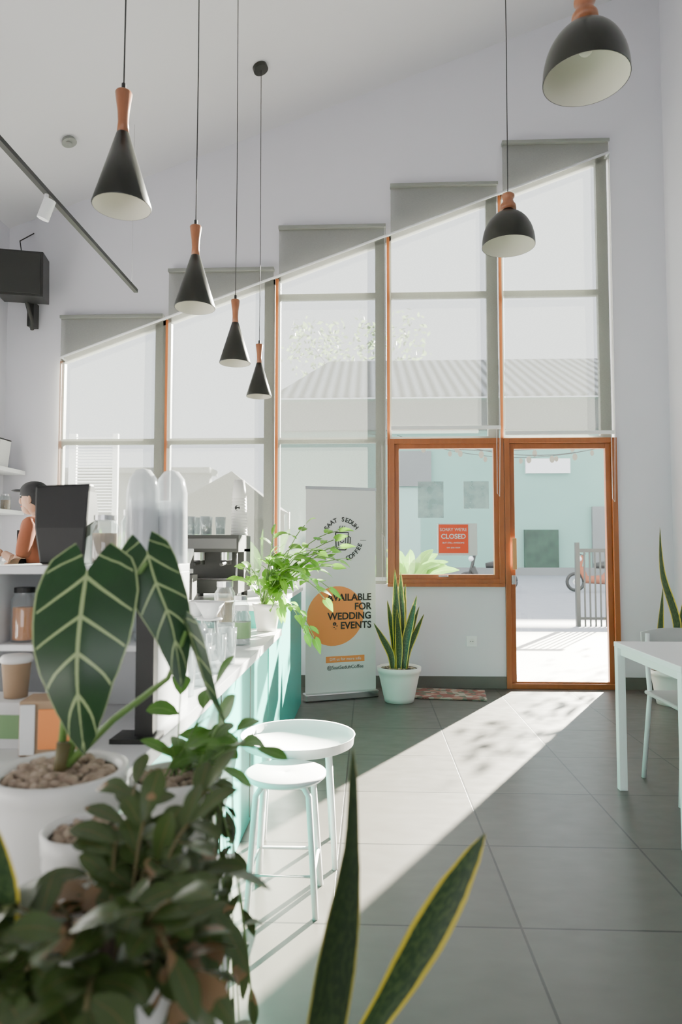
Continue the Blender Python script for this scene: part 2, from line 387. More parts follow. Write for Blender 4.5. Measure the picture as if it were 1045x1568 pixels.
# ------------------------------------------------------------------ pendants
slope=math.atan(.364)
def canopy(b,x,y):
    b.cyl((x,y,zc(x)-.035),.06,.035,'dark_olive',24,mtx=Matrix.Rotation(-slope,4,'Y'))
def cone_pendant(x,y):
    b=B(); z0=2.375
    b.lathe([(.098,.0),(.1,.004),(.022,.262),(.0001,.265)],(x,y,z0),'dark_olive',36)
    b.lathe([(.0965,.0),(.094,.008),(.018,.255),(.0001,.256)],(x,y,z0),'lamp_inner',36)
    b.lathe([(.0001,.258),(.021,.26),(.018,.30),(.020,.34),(.029,.405),(.027,.41),(.0001,.41)],(x,y,z0),'copper_wood',28)
    b.cyl((x,y,z0+.41),.008,.03,'black_plastic',12)
    b.ell((x,y,z0+.09),(.024,.024,.035),'lamp_inner'); b.cyl((x,y,z0+.12),.014,.13,'white_matte',12)
    b.tube([(x,y,z0+.43),(x+.004,y,z0+1.2),(x,y,zc(x)-.02)],.0028,'black_plastic',6)
    canopy(b,x,y); b.obj('cone_pendant_lamp')
for y in (2.26,3.25,4.25,5.2): cone_pendant(-.85,y)
def dome_pendant(x,y,z0):
    b=B(); r=.152
    prof=[(r,0),(r,.012)]+[(r*math.cos(a),.012+.20*math.sin(a)) for a in [k*math.pi/2/10*.86 for k in range(1,11)]]+[(.03,.222),(.0001,.224)]
    b.lathe(prof,(x,y,z0),'dark_olive',44)
    prof2=[(r*.985,0.0)]+[(r*.97*math.cos(a),.010+.19*math.sin(a)) for a in [k*math.pi/2/10*.9 for k in range(0,11)]]+[(.0001,.205)]
    b.lathe(prof2,(x,y,z0),'lamp_inner',44)
    b.lathe([(.0001,.218),(.048,.22),(.046,.245),(.033,.262),(.030,.285),(.038,.292),(.038,.305),(.030,.312),(.0001,.314)],(x,y,z0),'copper_wood',32)
    b.ell((x,y,z0+.13),(.03,.03,.04),'lamp_inner'); b.cyl((x,y,z0+.15),.018,.06,'white_matte',12)
    b.tube([(x,y,z0+.31),(x+.003,y,z0+1.2),(x,y,zc(x)-.02)],.003,'black_plastic',6)
    canopy(b,x,y); b.obj('dome_pendant_lamp')
dome_pendant(.79,2.42,2.895); dome_pendant(.815,3.92,2.955)
b=B(); tx,tz=-1.9,3.3
b.bb(tx-.016,tx+.016,2.2,5.4,tz-.012,tz+.016,'black_metal')
for yy in (2.5,5.3): b.tube([(tx,yy,tz+.01),(tx,yy,zc(tx)-.005)],.0015,'steel',6)
for yy in (3.85,):
    b.cyl((tx,yy,tz-.06),.012,.05,'white_gloss',12); b.cyl((tx-.01,yy-.02,tz-.17),.034,.12,'white_gloss',24,mtx=Matrix.Rotation(.35,4,'Y'))
b.obj('track_light')
b=B(); b.cyl((-2.39,5.2,zc(-2.39)-.03),.06,.03,'alu_grey',24,r2=.05,mtx=Matrix.Rotation(-slope,4,'Y')); b.cyl((-2.40,5.2,zc(-2.39)-.036),.03,.01,'alu_grey',16); b.obj('smoke_detector')
b=B(); b.box((-2.98,5.66,3.54),(.37,.25,.38),'black_plastic',rz=.25,rx=.08)
b.box((-2.95,5.535,3.53),(.33,.012,.34),'black_metal',rz=.25,rx=.08)
b.box((-3.03,5.80,3.42),(.08,.2,.03),'black_metal'); b.box((-3.03,5.94,3.30),(.06,.10,.22),'black_metal')
b.tube([(-3.0,5.75,3.38),(-3.0,5.85,3.24),(-3.03,5.93,3.17)],.018,'black_metal')
b.tube([(-3.05,5.78,3.72),(-3.12,5.85,3.95),(-3.06,5.98,4.08)],.006,'black_plastic',6); b.obj('wall_speaker',bevel=.006)
# ------------------------------------------------------------------ counters
b=B()
b.bb(-1.15,-.46,1.25,3.6,.745,.78,'white_gloss')
b.bb(-1.10,-.53,1.3,3.58,.0,.745,'teal_panel')
for y in (1.85,2.45,3.05): b.bb(-.531,-.527,y-.003,y+.003,.02,.74,'baseboard_grey')
b.obj('bar_counter',bevel=.003)
b=B(); b.bb(-1.15,-.53,3.62,5.35,0,.87,'teal_panel'); b.bb(-1.17,-.52,3.61,5.37,.87,.9,'white_gloss'); b.obj('service_counter',bevel=.003)
b=B(); b.bb(-3.29,-2.75,2.6,5.98,.86,.9,'white_gloss'); b.bb(-3.28,-2.8,2.62,5.96,0,.86,'white_matte')
for y in (3.2,3.8,4.4,5.0,5.6): b.bb(-2.801,-2.795,y-.004,y+.004,.05,.85,'alu_grey')
b.obj('back_counter',bevel=.003)
for z in (1.86,1.50):
    b=B(); b.bb(-3.30,-3.09,3.5,5.99,z,z+.035,'white_gloss')
    for y in (4.0,5.6): b.bb(-3.30,-3.14,y,y+.02,z-.08,z,'steel')
    b.obj('wall_shelf',bevel=.002)
def jar(x,y,z,r,h,mat='jar_glass',lid='steel',fill=None,name='glass_jar'):
    b=B(); z+=.001; b.lathe([(.0001,0),(r*.95,0),(r,.01),(r,h*.78),(r*.75,h*.86),(r*.75,h*.9)],(x,y,z),mat,20)
    b.cyl((x,y,z+h*.9),r*.8,h*.1,lid,20)
    if fill: b.cyl((x,y,z+.004),r*.88,h*.6,fill,16)
    b.obj(name)
for i,(y,f) in enumerate(((5.85,'kraft'),(5.68,'soil'),(5.50,None),(5.3,'kraft'),(5.1,'soil'))): jar(-3.19,y,1.535,.045,.14,fill=f)
b=B(); b.box((-3.2,5.8,2.03),(.015,.2,.26),'black_metal',ry=.12); b.box((-3.19,5.8,2.03),(.012,.17,.23),'banner_white',ry=.12); b.obj('picture_frame')
for y in (5.6,5.5): 
    b=B(); b.lathe([(.0001,0),(.03,0),(.035,.09),(.032,.09),(.027,.006),(.0001,.006)],(-3.19,y,1.896),'ceramic_white',18); b.obj('paper_cup')
for (y,f) in ((5.7,'soil'),(5.5,'kraft'),(5.3,None),(5.0,'soil'),(4.8,'juice')): jar(-2.98,y,.9,.055,.22,fill=f)
b=B(); b.bb(-3.15,-2.9,4.25,4.55,.901,1.2,'grinder_grey'); b.bb(-3.13,-2.92,4.24,4.25,1.0,1.15,'black_plastic'); b.obj('counter_oven',bevel=.01)
e=empty('espresso_machine',(-.93,4.15,.9))
b=B(); b.bb(-.17,.17,-.2,.2,.04,.12,'black_metal'); b.bb(-.17,.17,-.02,.2,.12,.30,'black_metal'); b.bb(-.17,.17,-.2,.2,.28,.38,'black_metal')
for sx in(-.14,.14):
    for sy in(-.16,.16): b.cyl((sx,sy,0),.02,.04,'black_plastic',12)
b.bb(-.15,.15,-.19,-.03,.12,.125,'steel'); b.bb(-.16,.16,-.203,-.2,.30,.36,'grinder_grey')
for sx in(-.08,.08):
    b.cyl((sx,-.11,.23),.035,.05,'steel',20); b.cyl((sx,-.11,.205),.03,.025,'black_plastic',20); b.tube([(sx,-.13,.218),(sx,-.25,.21)],.012,'black_plastic')
b.tube([(.15,-.15,.28),(.16,-.2,.2),(.16,-.21,.12)],.005,'steel',6)
b.obj('body',e,bevel=.005)
def glass(x,y,z,r=.035,h=.11):
    b=B(); b.lathe([(.0001,.0),(r*.8,0),(r,h),(r*.94,h),(r*.75,.008),(.0001,.008)],(x,y,z+.001),'jar_glass',20); b.obj('glass_tumbler')
for i,(x,y) in enumerate(((-1.06,4.0),(-.985,4.12),(-.965,3.99),(-.90,4.1),(-1.06,4.15))): glass(x,y,1.28,.033,.11)
def cupstack(x,y,z,n,logo=False,s=1.):
    b=B()
    for k in range(n):
        sc=s*(1-.012*k)
        b.lathe([(.046*sc,0),(.048*sc,.006),(.034*sc,.115),(.0001,.115)] if k==n-1 else [(.046*sc,0),(.048*sc,.006),(.043*sc,.03),(.0001,.028)],(x,y,z+.002+k*.019),'ceramic_white',24)
    if logo: b.cyl((x-.004,y-.040,z+.17),.016,.006,'print_black',16,mtx=Matrix.Rotation(math.pi/2,4,'X'))
    b.obj('paper_cup_stack')
cupstack(-.805,4.2,1.28,13,True,1.1); cupstack(-.66,4.4,.902,7)
b=B(); b.bb(-1.1,-.96,3.68,3.80,.9,1.06,'black_plastic'); b.cyl((-1.03,3.74,1.06),.06,.03,'steel'); b.lathe([(.03,0),(.06,.08),(.06,.11),(.0001,.11)],(-1.03,3.74,1.09),'clear_plastic'); b.obj('coffee_grinder',bevel=.004)
ZC=.78
def pot(b,x,y,z,rt,rb,h,mat='ceramic_white',ribs=0,soil='soil'):
    prof=[(.0001,0),(rb,0)]
    n=ribs if ribs else 3
    for k in range(1,n*2+1):
        t=k/(n*2); r=rb+(rt-rb)*t*.97+(.0018 if (ribs and k%2) else 0); prof.append((r,h*.84*t))
    prof+=[(rt*1.04,h*.86),(rt*1.06,h*.99),(rt*1.0,h),(rt*.93,h*.98),(rt*.9,h*.92),(.0001,h*.92)]
    b.lathe(prof,(x,y,z+.001),mat,40)
    b.cyl((x,y,z+h*.925),rt*.89,.004,soil,30)
def pebbles(b,x,y,z,r,n=60,s=.010):
    for _ in range(n):
        a=U(0,6.28); q=r*math.sqrt(R()); k=U(.6,1.2)*s
        b.ell((x+q*math.cos(a),y+q*math.sin(a),z+U(0,.006)),(k,k*U(.6,1),k*.6),'pebble',7,5,Matrix.Rotation(U(0,3),4,'Z'))
OV=[.05,.62,.95,1,.85,.5,.05]; HEART=[.45,.98,1,.82,.55,.28,.02]; SN=[.55,.75,.92,1,.98,.85,.6,.3,.02]; SAG=[.35,.88,1,.98,.92,.78,.56,.30,.01]
def sprig(b,p0,az,reach,rise,drop,nl,L,W,mat,prof,notch=0,stem='stem_green',sr=.0018,t0=.25,az2=0.):
    out=V((math.cos(az),math.sin(az),0)); pts=[]
    N=8
    for i in range(N+1):
        t=i/N; o=V((math.cos(az+az2*t),math.sin(az+az2*t),0))
        pts.append(V(p0)+o*reach*t+V((0,0,rise*t-drop*t*t)))
    b.tube(pts,sr,stem,5)
    for k in range(nl):
        t=t0+(1-t0)*k/max(1,nl-1); x=t*N; i=min(int(x),N-1); p=pts[i].lerp(pts[i+1],x-i)
        tg=(pts[i+1]-pts[i]).normalized(); sd=tg.cross(V((0,0,1)))
        sd=sd.normalized() if sd.length>.05 else V((1,0,0))
        s=1 if k%2 else -1
        d=(tg*U(.2,.7)+sd*s*U(.5,1)+V((U(-.3,.3),U(-.3,.3),U(-.2,.35)))).normalized()
        if k==nl-1: d=tg
        l=L*U(.7,1.15); q=p+d*.012; dr=V((0,0,-l*U(.1,.35)))
        nn=(V((U(-.5,.5),U(-.9,.0),1))).normalized()
        b.leaf([p,q+d*l*.33,q+d*l*.7+dr*.4,q+d*l+dr],W*U(.8,1.1),nn,mat,prof,notch,.12,6)
b=B(); px,py=-.525,3.5; pot(b,px,py,ZC,.07,.05,.14)
for k in range(30):
    az=U(-.9,.9)
    sprig(b,(px+U(-.03,.03),py+U(-.03,.03),ZC+.13),az,U(.06,.43),U(.35,.72),U(.2,.5),6,.072,.046,'leaf_pothos',HEART,.15,sr=.0025,az2=U(-.4,.4))
for k in range(2): sprig(b,(px+.06,py-.03,ZC+.135),U(-.6,.1),U(.12,.20),.10,U(.22,.30),6,.07,.045,'leaf_pothos',HEART,.15,sr=.0025)
for k in range(5): sprig(b,(px-.02,py,ZC+.13),U(1.8,4.4),U(.05,.12),U(.2,.4),.15,4,.07,.045,'leaf_pothos',HEART,.15,sr=.0025)
b.obj('potted_pothos',normals=False)
b=B(); x,y=-.56,3.0; b.lathe([(.0001,0),(.038,0),(.04,.01),(.04,.12),(.028,.14),(.028,.15)],(x,y,ZC+.001),'jar_glass',24); b.cyl((x,y,ZC+.15),.032,.02,'white_gloss'); b.lathe([(.0405,.03),(.0405,.1)],(x,y,ZC),'label_green',24); b.cyl((x,y,ZC+.005),.036,.09,'white_matte'); b.obj('labelled_bottle')
jar(-.60,3.18,ZC,.04,.2,name='glass_canister'); jar(-.70,3.3,ZC,.05,.26,name='glass_canister',fill='kraft')
def server(x,y,z=ZC,s=1.):
    b=B(); z+=.001; b.lathe([(.0001,0),(.055*s,0),(.062*s,.02*s),(.05*s,.08*s),(.034*s,.10*s),(.038*s,.12*s)],(x,y,z),'jar_glass',24)
    b.lathe([(.02*s,.12*s),(.025*s,.13*s),(.06*s,.19*s),(.057*s,.19*s),(.02*s,.135*s)],(x,y,z),'white_gloss',24)
    b.lathe([(.0001,.115*s),(.05*s,.12*s),(.05*s,.125*s),(.0001,.126*s)],(x,y,z),'white_gloss',24)
    b.tube([(x+.055*s,y,z+.03*s),(x+.095*s,y,z+.05*s),(x+.09*s,y,z+.10*s),(x+.042*s,y,z+.105*s)],.005*s,'black_plastic',8); b.obj('pour_over_coffee_server')
server(-.76,2.98); server(-.84,2.7); server(-.74,2.35,s=.9); server(-.66,2.82,s=1.05)
for (x,y) in ((-.60,2.45),(-.52,2.32),(-.62,2.2),(-.66,2.6),(-.56,2.66),(-.70,2.1),(-.52,2.1),(-.60,2.0),(-.52,2.5),(-.53,1.95)): glass(x,y,ZC,.036,.13)
b=B(); x,y=-.96,3.1
b.lathe([(.0001,0),(.07,0),(.075,.01),(.055,.12),(.03,.13),(.03,.14),(.0001,.15)],(x,y,ZC+.001),'black_metal',28); b.tube([(x-.06,y,ZC+.03),(x-.12,y,ZC+.05),(x-.11,y,ZC+.12),(x-.15,y,ZC+.15)],.007,'black_metal'); b.tube([(x+.05,y,ZC+.11),(x+.12,y,ZC+.13),(x+.13,y,ZC+.05),(x+.12,y,ZC+.01)],.009,'black_plastic'); b.obj('gooseneck_kettle')
b=B(); x0,x1,y0,y1=-.90,-.49,1.58,1.85
b.bb(x0,x1,y0,y1,1.14,1.16,'white_gloss')
b.bb(x1-.02,x1,y0,y1,ZC,1.14,'white_gloss'); b.bb(x0,x0+.02,y0,y1,ZC,1.14,'white_gloss'); b.bb(x0+.02,x1-.02,y1-.01,y1,ZC,1.14,'white_gloss'); b.bb(x0+.02,x1-.02,y0,y1-.01,.96,.975,'white_gloss')
b.obj('display_rack',bevel=.002)
ZR=1.161
b=B()
for (x,y) in ((-.565,1.68),(-.505,1.72)):
    for k in range(7): b.lathe([(.036,.0),(.039,.004),(.037,.02),(.033,.05)],(x,y,ZR+.002+k*.018),'clear_plastic',24)
    b.lathe([(.042,.0),(.040,.15),(.040,.18),(.033,.215),(.018,.235),(.0001,.24)],(x,y,ZR),'clear_plastic',28)
b.obj('plastic_cup_dispenser')
b=B()
pts_=[(-.825,1.645,ZR),(-.715,1.645,ZR),(-.715,1.73,ZR),(-.825,1.73,ZR),(-.838,1.64,ZR+.09),(-.707,1.64,ZR+.09),(-.707,1.73,ZR+.09),(-.838,1.73,ZR+.09),(-.842,1.648,ZR+.178),(-.705,1.648,ZR+.18),(-.705,1.70,ZR+.18),(-.842,1.70,ZR+.178),(-.842,1.650,ZR+.195),(-.703,1.650,ZR+.20),(-.703,1.672,ZR+.20),(-.842,1.672,ZR+.195)]
b.add([(x+.016,y,z) for x,y,z in pts_],
  [(3,2,1,0)]+[(a+i,a+(i+1)%4,a+4+(i+1)%4,a+4+i) for a in(0,4,8) for i in range(4)]+[(12,13,14,15)],'black_plastic'); b.obj('coffee_bag',bevel=.006)
jar(-.652,1.66,ZR,.034,.12,name='glass_jar',fill='kraft'); jar(-.625,1.78,ZR,.03,.14,name='glass_jar')
for (x,f) in ((-.84,'juice'),(-.775,'juice'),(-.71,'black_plastic')): jar(x,1.64,.975,.03,.13,'jar_glass','black_plastic',f,name='juice_bottle')
jar(-.62,1.66,.975,.035,.12); jar(-.54,1.66,.975,.033,.13)
b=B(); b.bb(-.515,-.475,1.50,1.53,ZC,1.12,'black_metal'); b.bb(-.56,-.465,1.47,1.55,ZC,.79,'black_metal'); b.obj('menu_stand')
b=B(); b.bb(-.87,-.72,1.43,1.54,ZC,.875,'white_matte'); b.bb(-.86,-.73,1.428,1.43,.80,.85,'label_green'); b.obj('napkin_box',bevel=.003)
b=B(); x,y=-.775,1.485; z=.876
b.lathe([(.0001,0),(.024,0),(.030,.075),(.033,.078),(.033,.084),(.028,.09),(.0001,.09)],(x,y,z),'kraft',24); b.lathe([(.031,.075),(.034,.078),(.034,.084),(.029,.091),(.0001,.091)],(x,y,z),'ceramic_white',24); b.obj('takeaway_cup')
b=B(); b.box((-.655,1.42,ZC+.056),(.12,.08,.11),'kraft',rz=.15); b.box((-.635,1.379,ZC+.055),(.07,.004,.08),'orange',rz=.15); b.box((-.690,1.370,ZC+.055),(.03,.004,.10),'banner_white',rz=.15); b.obj('cardboard_box',bevel=.003)
b=B(); b.lathe([(.0001,0),(.03,0),(.031,.08),(.018,.10),(.014,.11)],(-.81,1.36,ZC+.001),'ceramic_white',20); b.cyl((-.81,1.36,ZC+.11),.016,.02,'orange',16); b.obj('sauce_bottle')
# ------------------------------------------------------------------ stools
b=B(); x,y=-.285,2.75; H=.455; r=.225
b.lathe([(.0001,H-.03),(r-.012,H-.03),(r-.004,H-.026),(r,H+.008),(r+.003,H+.01),(r-.003,H+.008),(r-.008,H-.022),(.0001,H-.024)],(x,y,0),'white_gloss',56)
ring=[(x+.17*math.cos(a),y+.17*math.sin(a),H-.036) for a in [k*math.pi/16 for k in range(33)]]
b.tube(ring,.007,'white_gloss')
for k in range(4):
    a=math.pi/4+k*math.pi/2+.1; b.tube([(x+.17*math.cos(a),y+.17*math.sin(a),H-.035),(x+.20*math.cos(a),y+.20*math.sin(a),.0)],.011,'white_gloss')
b.obj('tray_side_table')
b=B(); x,y=-.29,2.39; H=.435; r=.14
b.lathe([(.0001,H-.022),(r-.01,H-.022),(r,H-.012),(r,H-.004),(r-.008,H),(.02,H-.002),(.0001,H-.006)],(x,y,0),'white_gloss',48)
fs=[]
for k in range(4):
    a=math.pi/4+k*math.pi/2+.0; ca,sa=math.cos(a),math.sin(a)
    b.tube([(x+.03*ca,y+.03*sa,H-.03),(x+.10*ca,y+.10*sa,H-.032),(x+.125*ca,y+.125*sa,H-.055),(x+.16*ca,y+.16*sa,.0)],.0105,'white_gloss'); fs.append((x+.150*ca,y+.150*sa,.13))
b.tube(fs+[fs[0]],.006,'white_gloss',6)
b.obj('metal_stool')
b=B(); X0,X1,Y0,Y1=1.24,1.99,2.80,3.55
b.bb(X0,X1,Y0,Y1,.705,.73,'white_gloss'); b.bb(X0+.02,X1-.02,Y0+.02,Y1-.02,.665,.705,'white_matte')
for xx in (X0+.022,X1-.022):
    for yy in (Y0+.022,Y1-.022): b.bb(xx-.02,xx+.02,yy-.02,yy+.02,0,.705,'white_gloss')
b.obj('cafe_table',bevel=.003)
def chair(x,y,rz,name='cafe_chair'):
    e=empty(name,(x,y,0),rz)
    b=B(); b.bb(-.2,.2,-.2,.19,.44,.46,'chair_grey'); b.obj('seat',e,bevel=.012)
    for i,(sx,sy) in enumerate(((-.18,-.18),(.18,-.18),(-.18,.17),(.18,.17))):
        b=B()
        if sy<0: b.tube([(sx*.85,sy*.85,.44),(sx*1.08,sy*1.12,0)],.012,'white_gloss')
        else: b.tube([(sx*1.1,sy*1.3,0),(sx*.98,sy,.45),(sx*.98,sy*1.15,.62),(sx*.9,sy*1.3,.75)],.012,'white_gloss')
        b.obj('leg_%d'%(i+1),e)
    b=B()
    vs=[];fs_=[]
    for i in range(9):
        u=-1+2*i/8; yy=.215+.03*(1-u*u)
        for z in (.60,.775-.02*u*u):
            for t in (0,.014): vs.append((u*.19,yy+t+(z-.6)*.1,z))
    for i in range(8):
        a=i*4; c=a+4
        fs_+= [(a,c,c+2,a+2),(a+1,a+3,c+3,c+1),(a+2,c+2,c+3,a+3),(a,a+1,c+1,c)]
    fs_+=[(0,2,3,1),(32,33,35,34)]
    b.add(vs,fs_,'chair_grey',None,True); b.obj('backrest',e)
    return e
chair(1.64,3.50,0)
# ------------------------------------------------------------------ banner
e=empty('rollup_banner',(-.505,5.42,0),math.radians(22)); W=.60
b=B(); b.bb(-.01,W+.01,-.05,.05,0,.06,'steel'); b.obj('base',e,bevel=.01)
b=B(); b.bb(0,W,-.003,.0,.05,1.68,'banner_white'); b.obj('panel',e)
b=B(); b.bb(-.005,W+.005,-.012,.01,1.675,1.70,'steel'); b.tube([(W/2,.02,.05),(W/2,.015,1.68)],.008,'steel'); b.obj('pole',e)
b=B(); cx,cz,r=.25,.66,.25
pts=[]
for k in range(40):
    a=2*math.pi*k/40; rr=r*(1+.06*math.sin(2*a+1)); xx=max(.012,cx+rr*.92*math.cos(a)); pts.append((xx,cz+rr*math.sin(a)))
b.prism(pts,-.005,-.0035,'orange'); b.obj('orange_shape',e)
for i,(tx_,z) in enumerate((('AVAILABLE',.805),('FOR',.73),('WEDDING',.655),('& EVENTS',.58))): text('print_%d'%i,tx_,.078,(.56,-.0065,z),'print_black',e,'RIGHT',bold=.002)
b=B(); b.bb(.17,.50,-.006,-.0035,.29,.34,'orange'); b.obj('pill',e,bevel=.001)
text('print_5','DM us for more info',.032,(.335,-.008,.315),'banner_white',e)
text('print_6','@SaatSeduhCoffee',.04,(.335,-.0065,.25),'print_black',e)
cx,cz=.305,1.28
for s_,rad,a0,a1,sg in (('SAAT SEDUH',.155,148,38,1),('COFFEE',.165,-72,-18,-1)):
    for i,ch in enumerate(s_):
        if ch==' ': continue
        a=math.radians(a0+(a1-a0)*i/(len(s_)-1)); ry=(math.pi/2-a) if sg>0 else -(math.pi/2+a)
        text('print_%s%d'%('a' if sg>0 else 'b',i),ch,.05,(cx+rad*math.cos(a),-.0065,cz+rad*math.sin(a)),'print_black',e,ry=ry,bold=.0012)
text('print_7','—',.05,(.12,-.0065,1.27),'print_black',e); text('print_8','—',.05,(.49,-.0065,1.27),'print_black',e)
b=B()
def ring2(pts,r=.005): b.tube([(x,-.006,z) for x,z in pts],r,'print_black',6)
ring2([(cx-.055,cz+.05),(cx-.05,cz-.07),(cx-.03,cz-.09),(cx+.03,cz-.09),(cx+.05,cz-.07),(cx+.055,cz+.05),(cx-.055,cz+.05)])
ring2([(cx-.032,cz+.02),(cx-.03,cz-.055),(cx+.03,cz-.055),(cx+.032,cz+.02),(cx-.032,cz+.02)],.004)
ring2([(cx-.018,cz-.015),(cx-.008,cz-.03),(cx+.008,cz-.03),(cx+.018,cz-.015)],.004)
ring2([(cx+.055,cz+.02),(cx+.075,cz+.01),(cx+.07,cz-.04),(cx+.05,cz-.045)],.004)
for dx in(-.02,0,.02): ring2([(cx+dx,cz+.06),(cx+dx+.008,cz+.075),(cx+dx,cz+.09),(cx+dx+.006,cz+.105)],.003)
b.obj('mug_logo',e)
# ------------------------------------------------------------------ snake plants
def snakeleaf(b,p,tip,W,mids=(),nrm=(0,-1,0),tw=0.,prof=SN,mat='leaf_snake'):
    b.leaf([p]+list(mids)+[tip],W,nrm,mat,prof,0,.22,20,twist=tw)
b=B(); x,y=.235,5.47
pot(b,x,y,0,.165,.115,.27); pebbles(b,x,y,.25,.13,60,.014)
for (dx,dz,w,a,my) in ((-.03,.80,.07,-.05,0),(.02,.78,.08,.05,.03),(.14,.60,.07,.10,-.03),(-.20,.38,.06,-.12,-.02),(.20,.45,.06,.12,.0),(.06,.68,.07,.0,.06),(-.09,.55,.06,-.06,.04),(.17,.5,.05,.08,.05),(-.02,.5,.06,.02,-.05)):
    bx=x+dx*.25; by=y+my*.7
    snakeleaf(b,(bx,by,.245),(x+dx,y+my*2,.235+dz),w,[(bx+a*.15,by,.235+dz*.35),(bx+(x+dx-bx)*.5+a*.1,by+my*.4,.235+dz*.7)],tw=U(-.6,.6))
b.obj('potted_snake_plant',normals=False)
b=B(); x,y=2.33,5.45
pot(b,x,y,0,.14,.10,.26); pebbles(b,x,y,.24,.11,40,.014)
snakeleaf(b,(x+.01,y,.24),(x-.05,y,1.37),.075,[(x+.06,y,.6),(x-.04,y,1.0)],tw=.5)
snakeleaf(b,(x-.03,y,.24),(x-.05,y-.03,.9),.07,[(x-.07,y,.5)],tw=.4); snakeleaf(b,(x+.04,y,.24),(x+.13,y,.85),.07,[(x+.08,y,.5)],tw=-.4)
b.obj('potted_snake_plant',normals=False)
b=B(); b.box((.66,5.70,.009),(.58,.36,.014),'mat_floral',rz=-.12); b.obj('doormat',bevel=.004)
b=B(); x,y=-.03,.76
b.lathe([(.0001,0),(.10,0),(.12,.02),(.135,.52),(.14,.54),(.128,.54),(.125,.5),(.0001,.5)],(x,y,0),'ceramic_white',40); b.cyl((x,y,.50),.124,.008,'soil',30)
snakeleaf(b,(-.07,.76,.51),(-.018,.75,.985),.043,[(-.054,.75,.65),(-.033,.75,.78),(-.02,.75,.88)],tw=.35,prof=[.5,.7,.9,1,1,.85,.6,.35,.25,.02],mat='leaf_snake_dark')
snakeleaf(b,(-.075,.76,.51),(.124,.755,.895),.040,[(-.042,.755,.62),(.026,.755,.73),(.080,.755,.82)],tw=-.35,prof=[.3,.35,.4,.5,.68,.9,1,.88,.5,.02])
b.obj('potted_snake_plant',normals=False)
# ------------------------------------------------------------------ plant table & plants
b=B(); b.bb(-1.0,-.21,.36,1.1,.69,.72,'white_gloss')
for xx in (-.98,-.235):
    for yy in (.38,1.08): b.bb(xx-.016,xx+.016,yy-.016,yy+.016,0,.69,'white_gloss')
b.obj('plant_table',bevel=.003)
ZT=.72
b=B(); x,y=-.430,.95; pot(b,x,y,ZT,.086,.065,.175,ribs=8); pebbles(b,x,y,ZT+.165,.072,130,.010)
def petiole(pts): b.tube(pts,[.006,.005,.004,.003],'stem_green',8)
b.tube([(x,y,ZT+.16),(x+.005,y,ZT+.21)],.011,'stem_brown',8)
US9=(-1,-.75,-.5,-.25,0,.25,.5,.75,1)
petiole([(x,y,.90),(x-.005,y+.03,1.02),(x+.0,y+.02,1.13),(x+.035,y-.01,1.16)])
b.leaf([(x+.035,y+.01,1.21),(x+.038,y-.03,1.12),(x+.042,y-.05,1.03),(x+.050,y-.04,.925)],.146,(0,-1,.25),'leaf_alocasia',SAG,.17,-.15,20,US9)
petiole([(x+.01,y,.90),(x+.03,y+.02,1.03),(x+.09,y+.02,1.15),(x+.117,y,1.18)])
b.leaf([(x+.10,y+.03,1.225),(x+.125,y+.01,1.16),(x+.155,y-.0,1.09),(x+.175,y-.02,1.01)],.080,(.45,-1,.2),'leaf_alocasia',SAG,.17,-.2,18,US9)
petiole([(x+.01,y,.90),(x+.07,y+.01,.96),(x+.15,y,1.02),(x+.175,y,1.085)])
b.leaf([(x+.17,y+.0,1.11),(x+.19,y-.01,1.06),(x+.21,y-.01,1.0),(x+.232,y,.955)],.045,(-.8,-.6,.1),'leaf_alocasia',SAG,.12,-.3,14)
b.obj('potted_alocasia',normals=False)
b=B(); x,y=-.285,1.01; pot(b,x,y,ZT,.062,.048,.15,ribs=6); pebbles(b,x,y,ZT+.141,.05,70,.008)
for k in range(9):
    sprig(b,(x+U(-.02,.03),y+U(-.01,.03),ZT+.135),U(-.9,2.0),U(.04,.10),U(.06,.15),U(.0,.08),4,.048,.030,'leaf_mid',OV,sr=.0015)
for k in range(6):
    sprig(b,(x+.055,y-.01-.02*k/2,ZT+.145),U(-.5,.5),U(.035,.075),.05,U(.30,.55),11,.030,.015,'leaf_hoya',OV,sr=.0012,t0=.1)
b.obj('potted_peperomia',normals=False)
b=B(); x,y=-.325,.79; pot(b,x,y,ZT,.047,.037,.16,ribs=6); pebbles(b,x,y,ZT+.15,.04,60,.007)
for k in range(2): sprig(b,(x+U(.0,.03),y,ZT+.14),U(-1.2,.5),U(.05,.10),U(.03,.08),U(.02,.09),4,.045,.024,'leaf_hoya',OV,stem='stem_brown',sr=.0014)
b.obj('potted_peperomia',normals=False)
b=B(); x,y=-.235,.61; pot(b,x,y,ZT,.07,.056,.13,ribs=7)
for k in range(54):
    az=U(0,6.28); rr=U(.03,.10)
    if math.cos(az)>.3: rr*=.7
    hi=U(.05,.19) if (math.cos(az)>-.2 ) else U(.03,.12)
    sprig(b,(x+.035*math.cos(az),y+.035*math.sin(az),ZT+.12),az,rr,hi,U(.04,.16),6,.043,.023,'leaf_hoya',OV,stem='stem_brown',sr=.0016,t0=.3)
b.obj('potted_hoya',normals=False)
b=B(); x,y=-.42,.60; pot(b,x,y,ZT,.05,.04,.1)
snakeleaf(b,(x+.03,y,.81),(x+.085,y-.01,.985),.03,[(x+.10,y,.88)],tw=.3); snakeleaf(b,(x-.01,y,.81),(x-.02,y,1.05),.04,[(x,y,.9)],tw=.3); snakeleaf(b,(x+.02,y+.01,.81),(x+.01,y+.01,.95),.03,[(x+.03,y,.9)],tw=-.3)
b.obj('potted_snake_plant',normals=False)
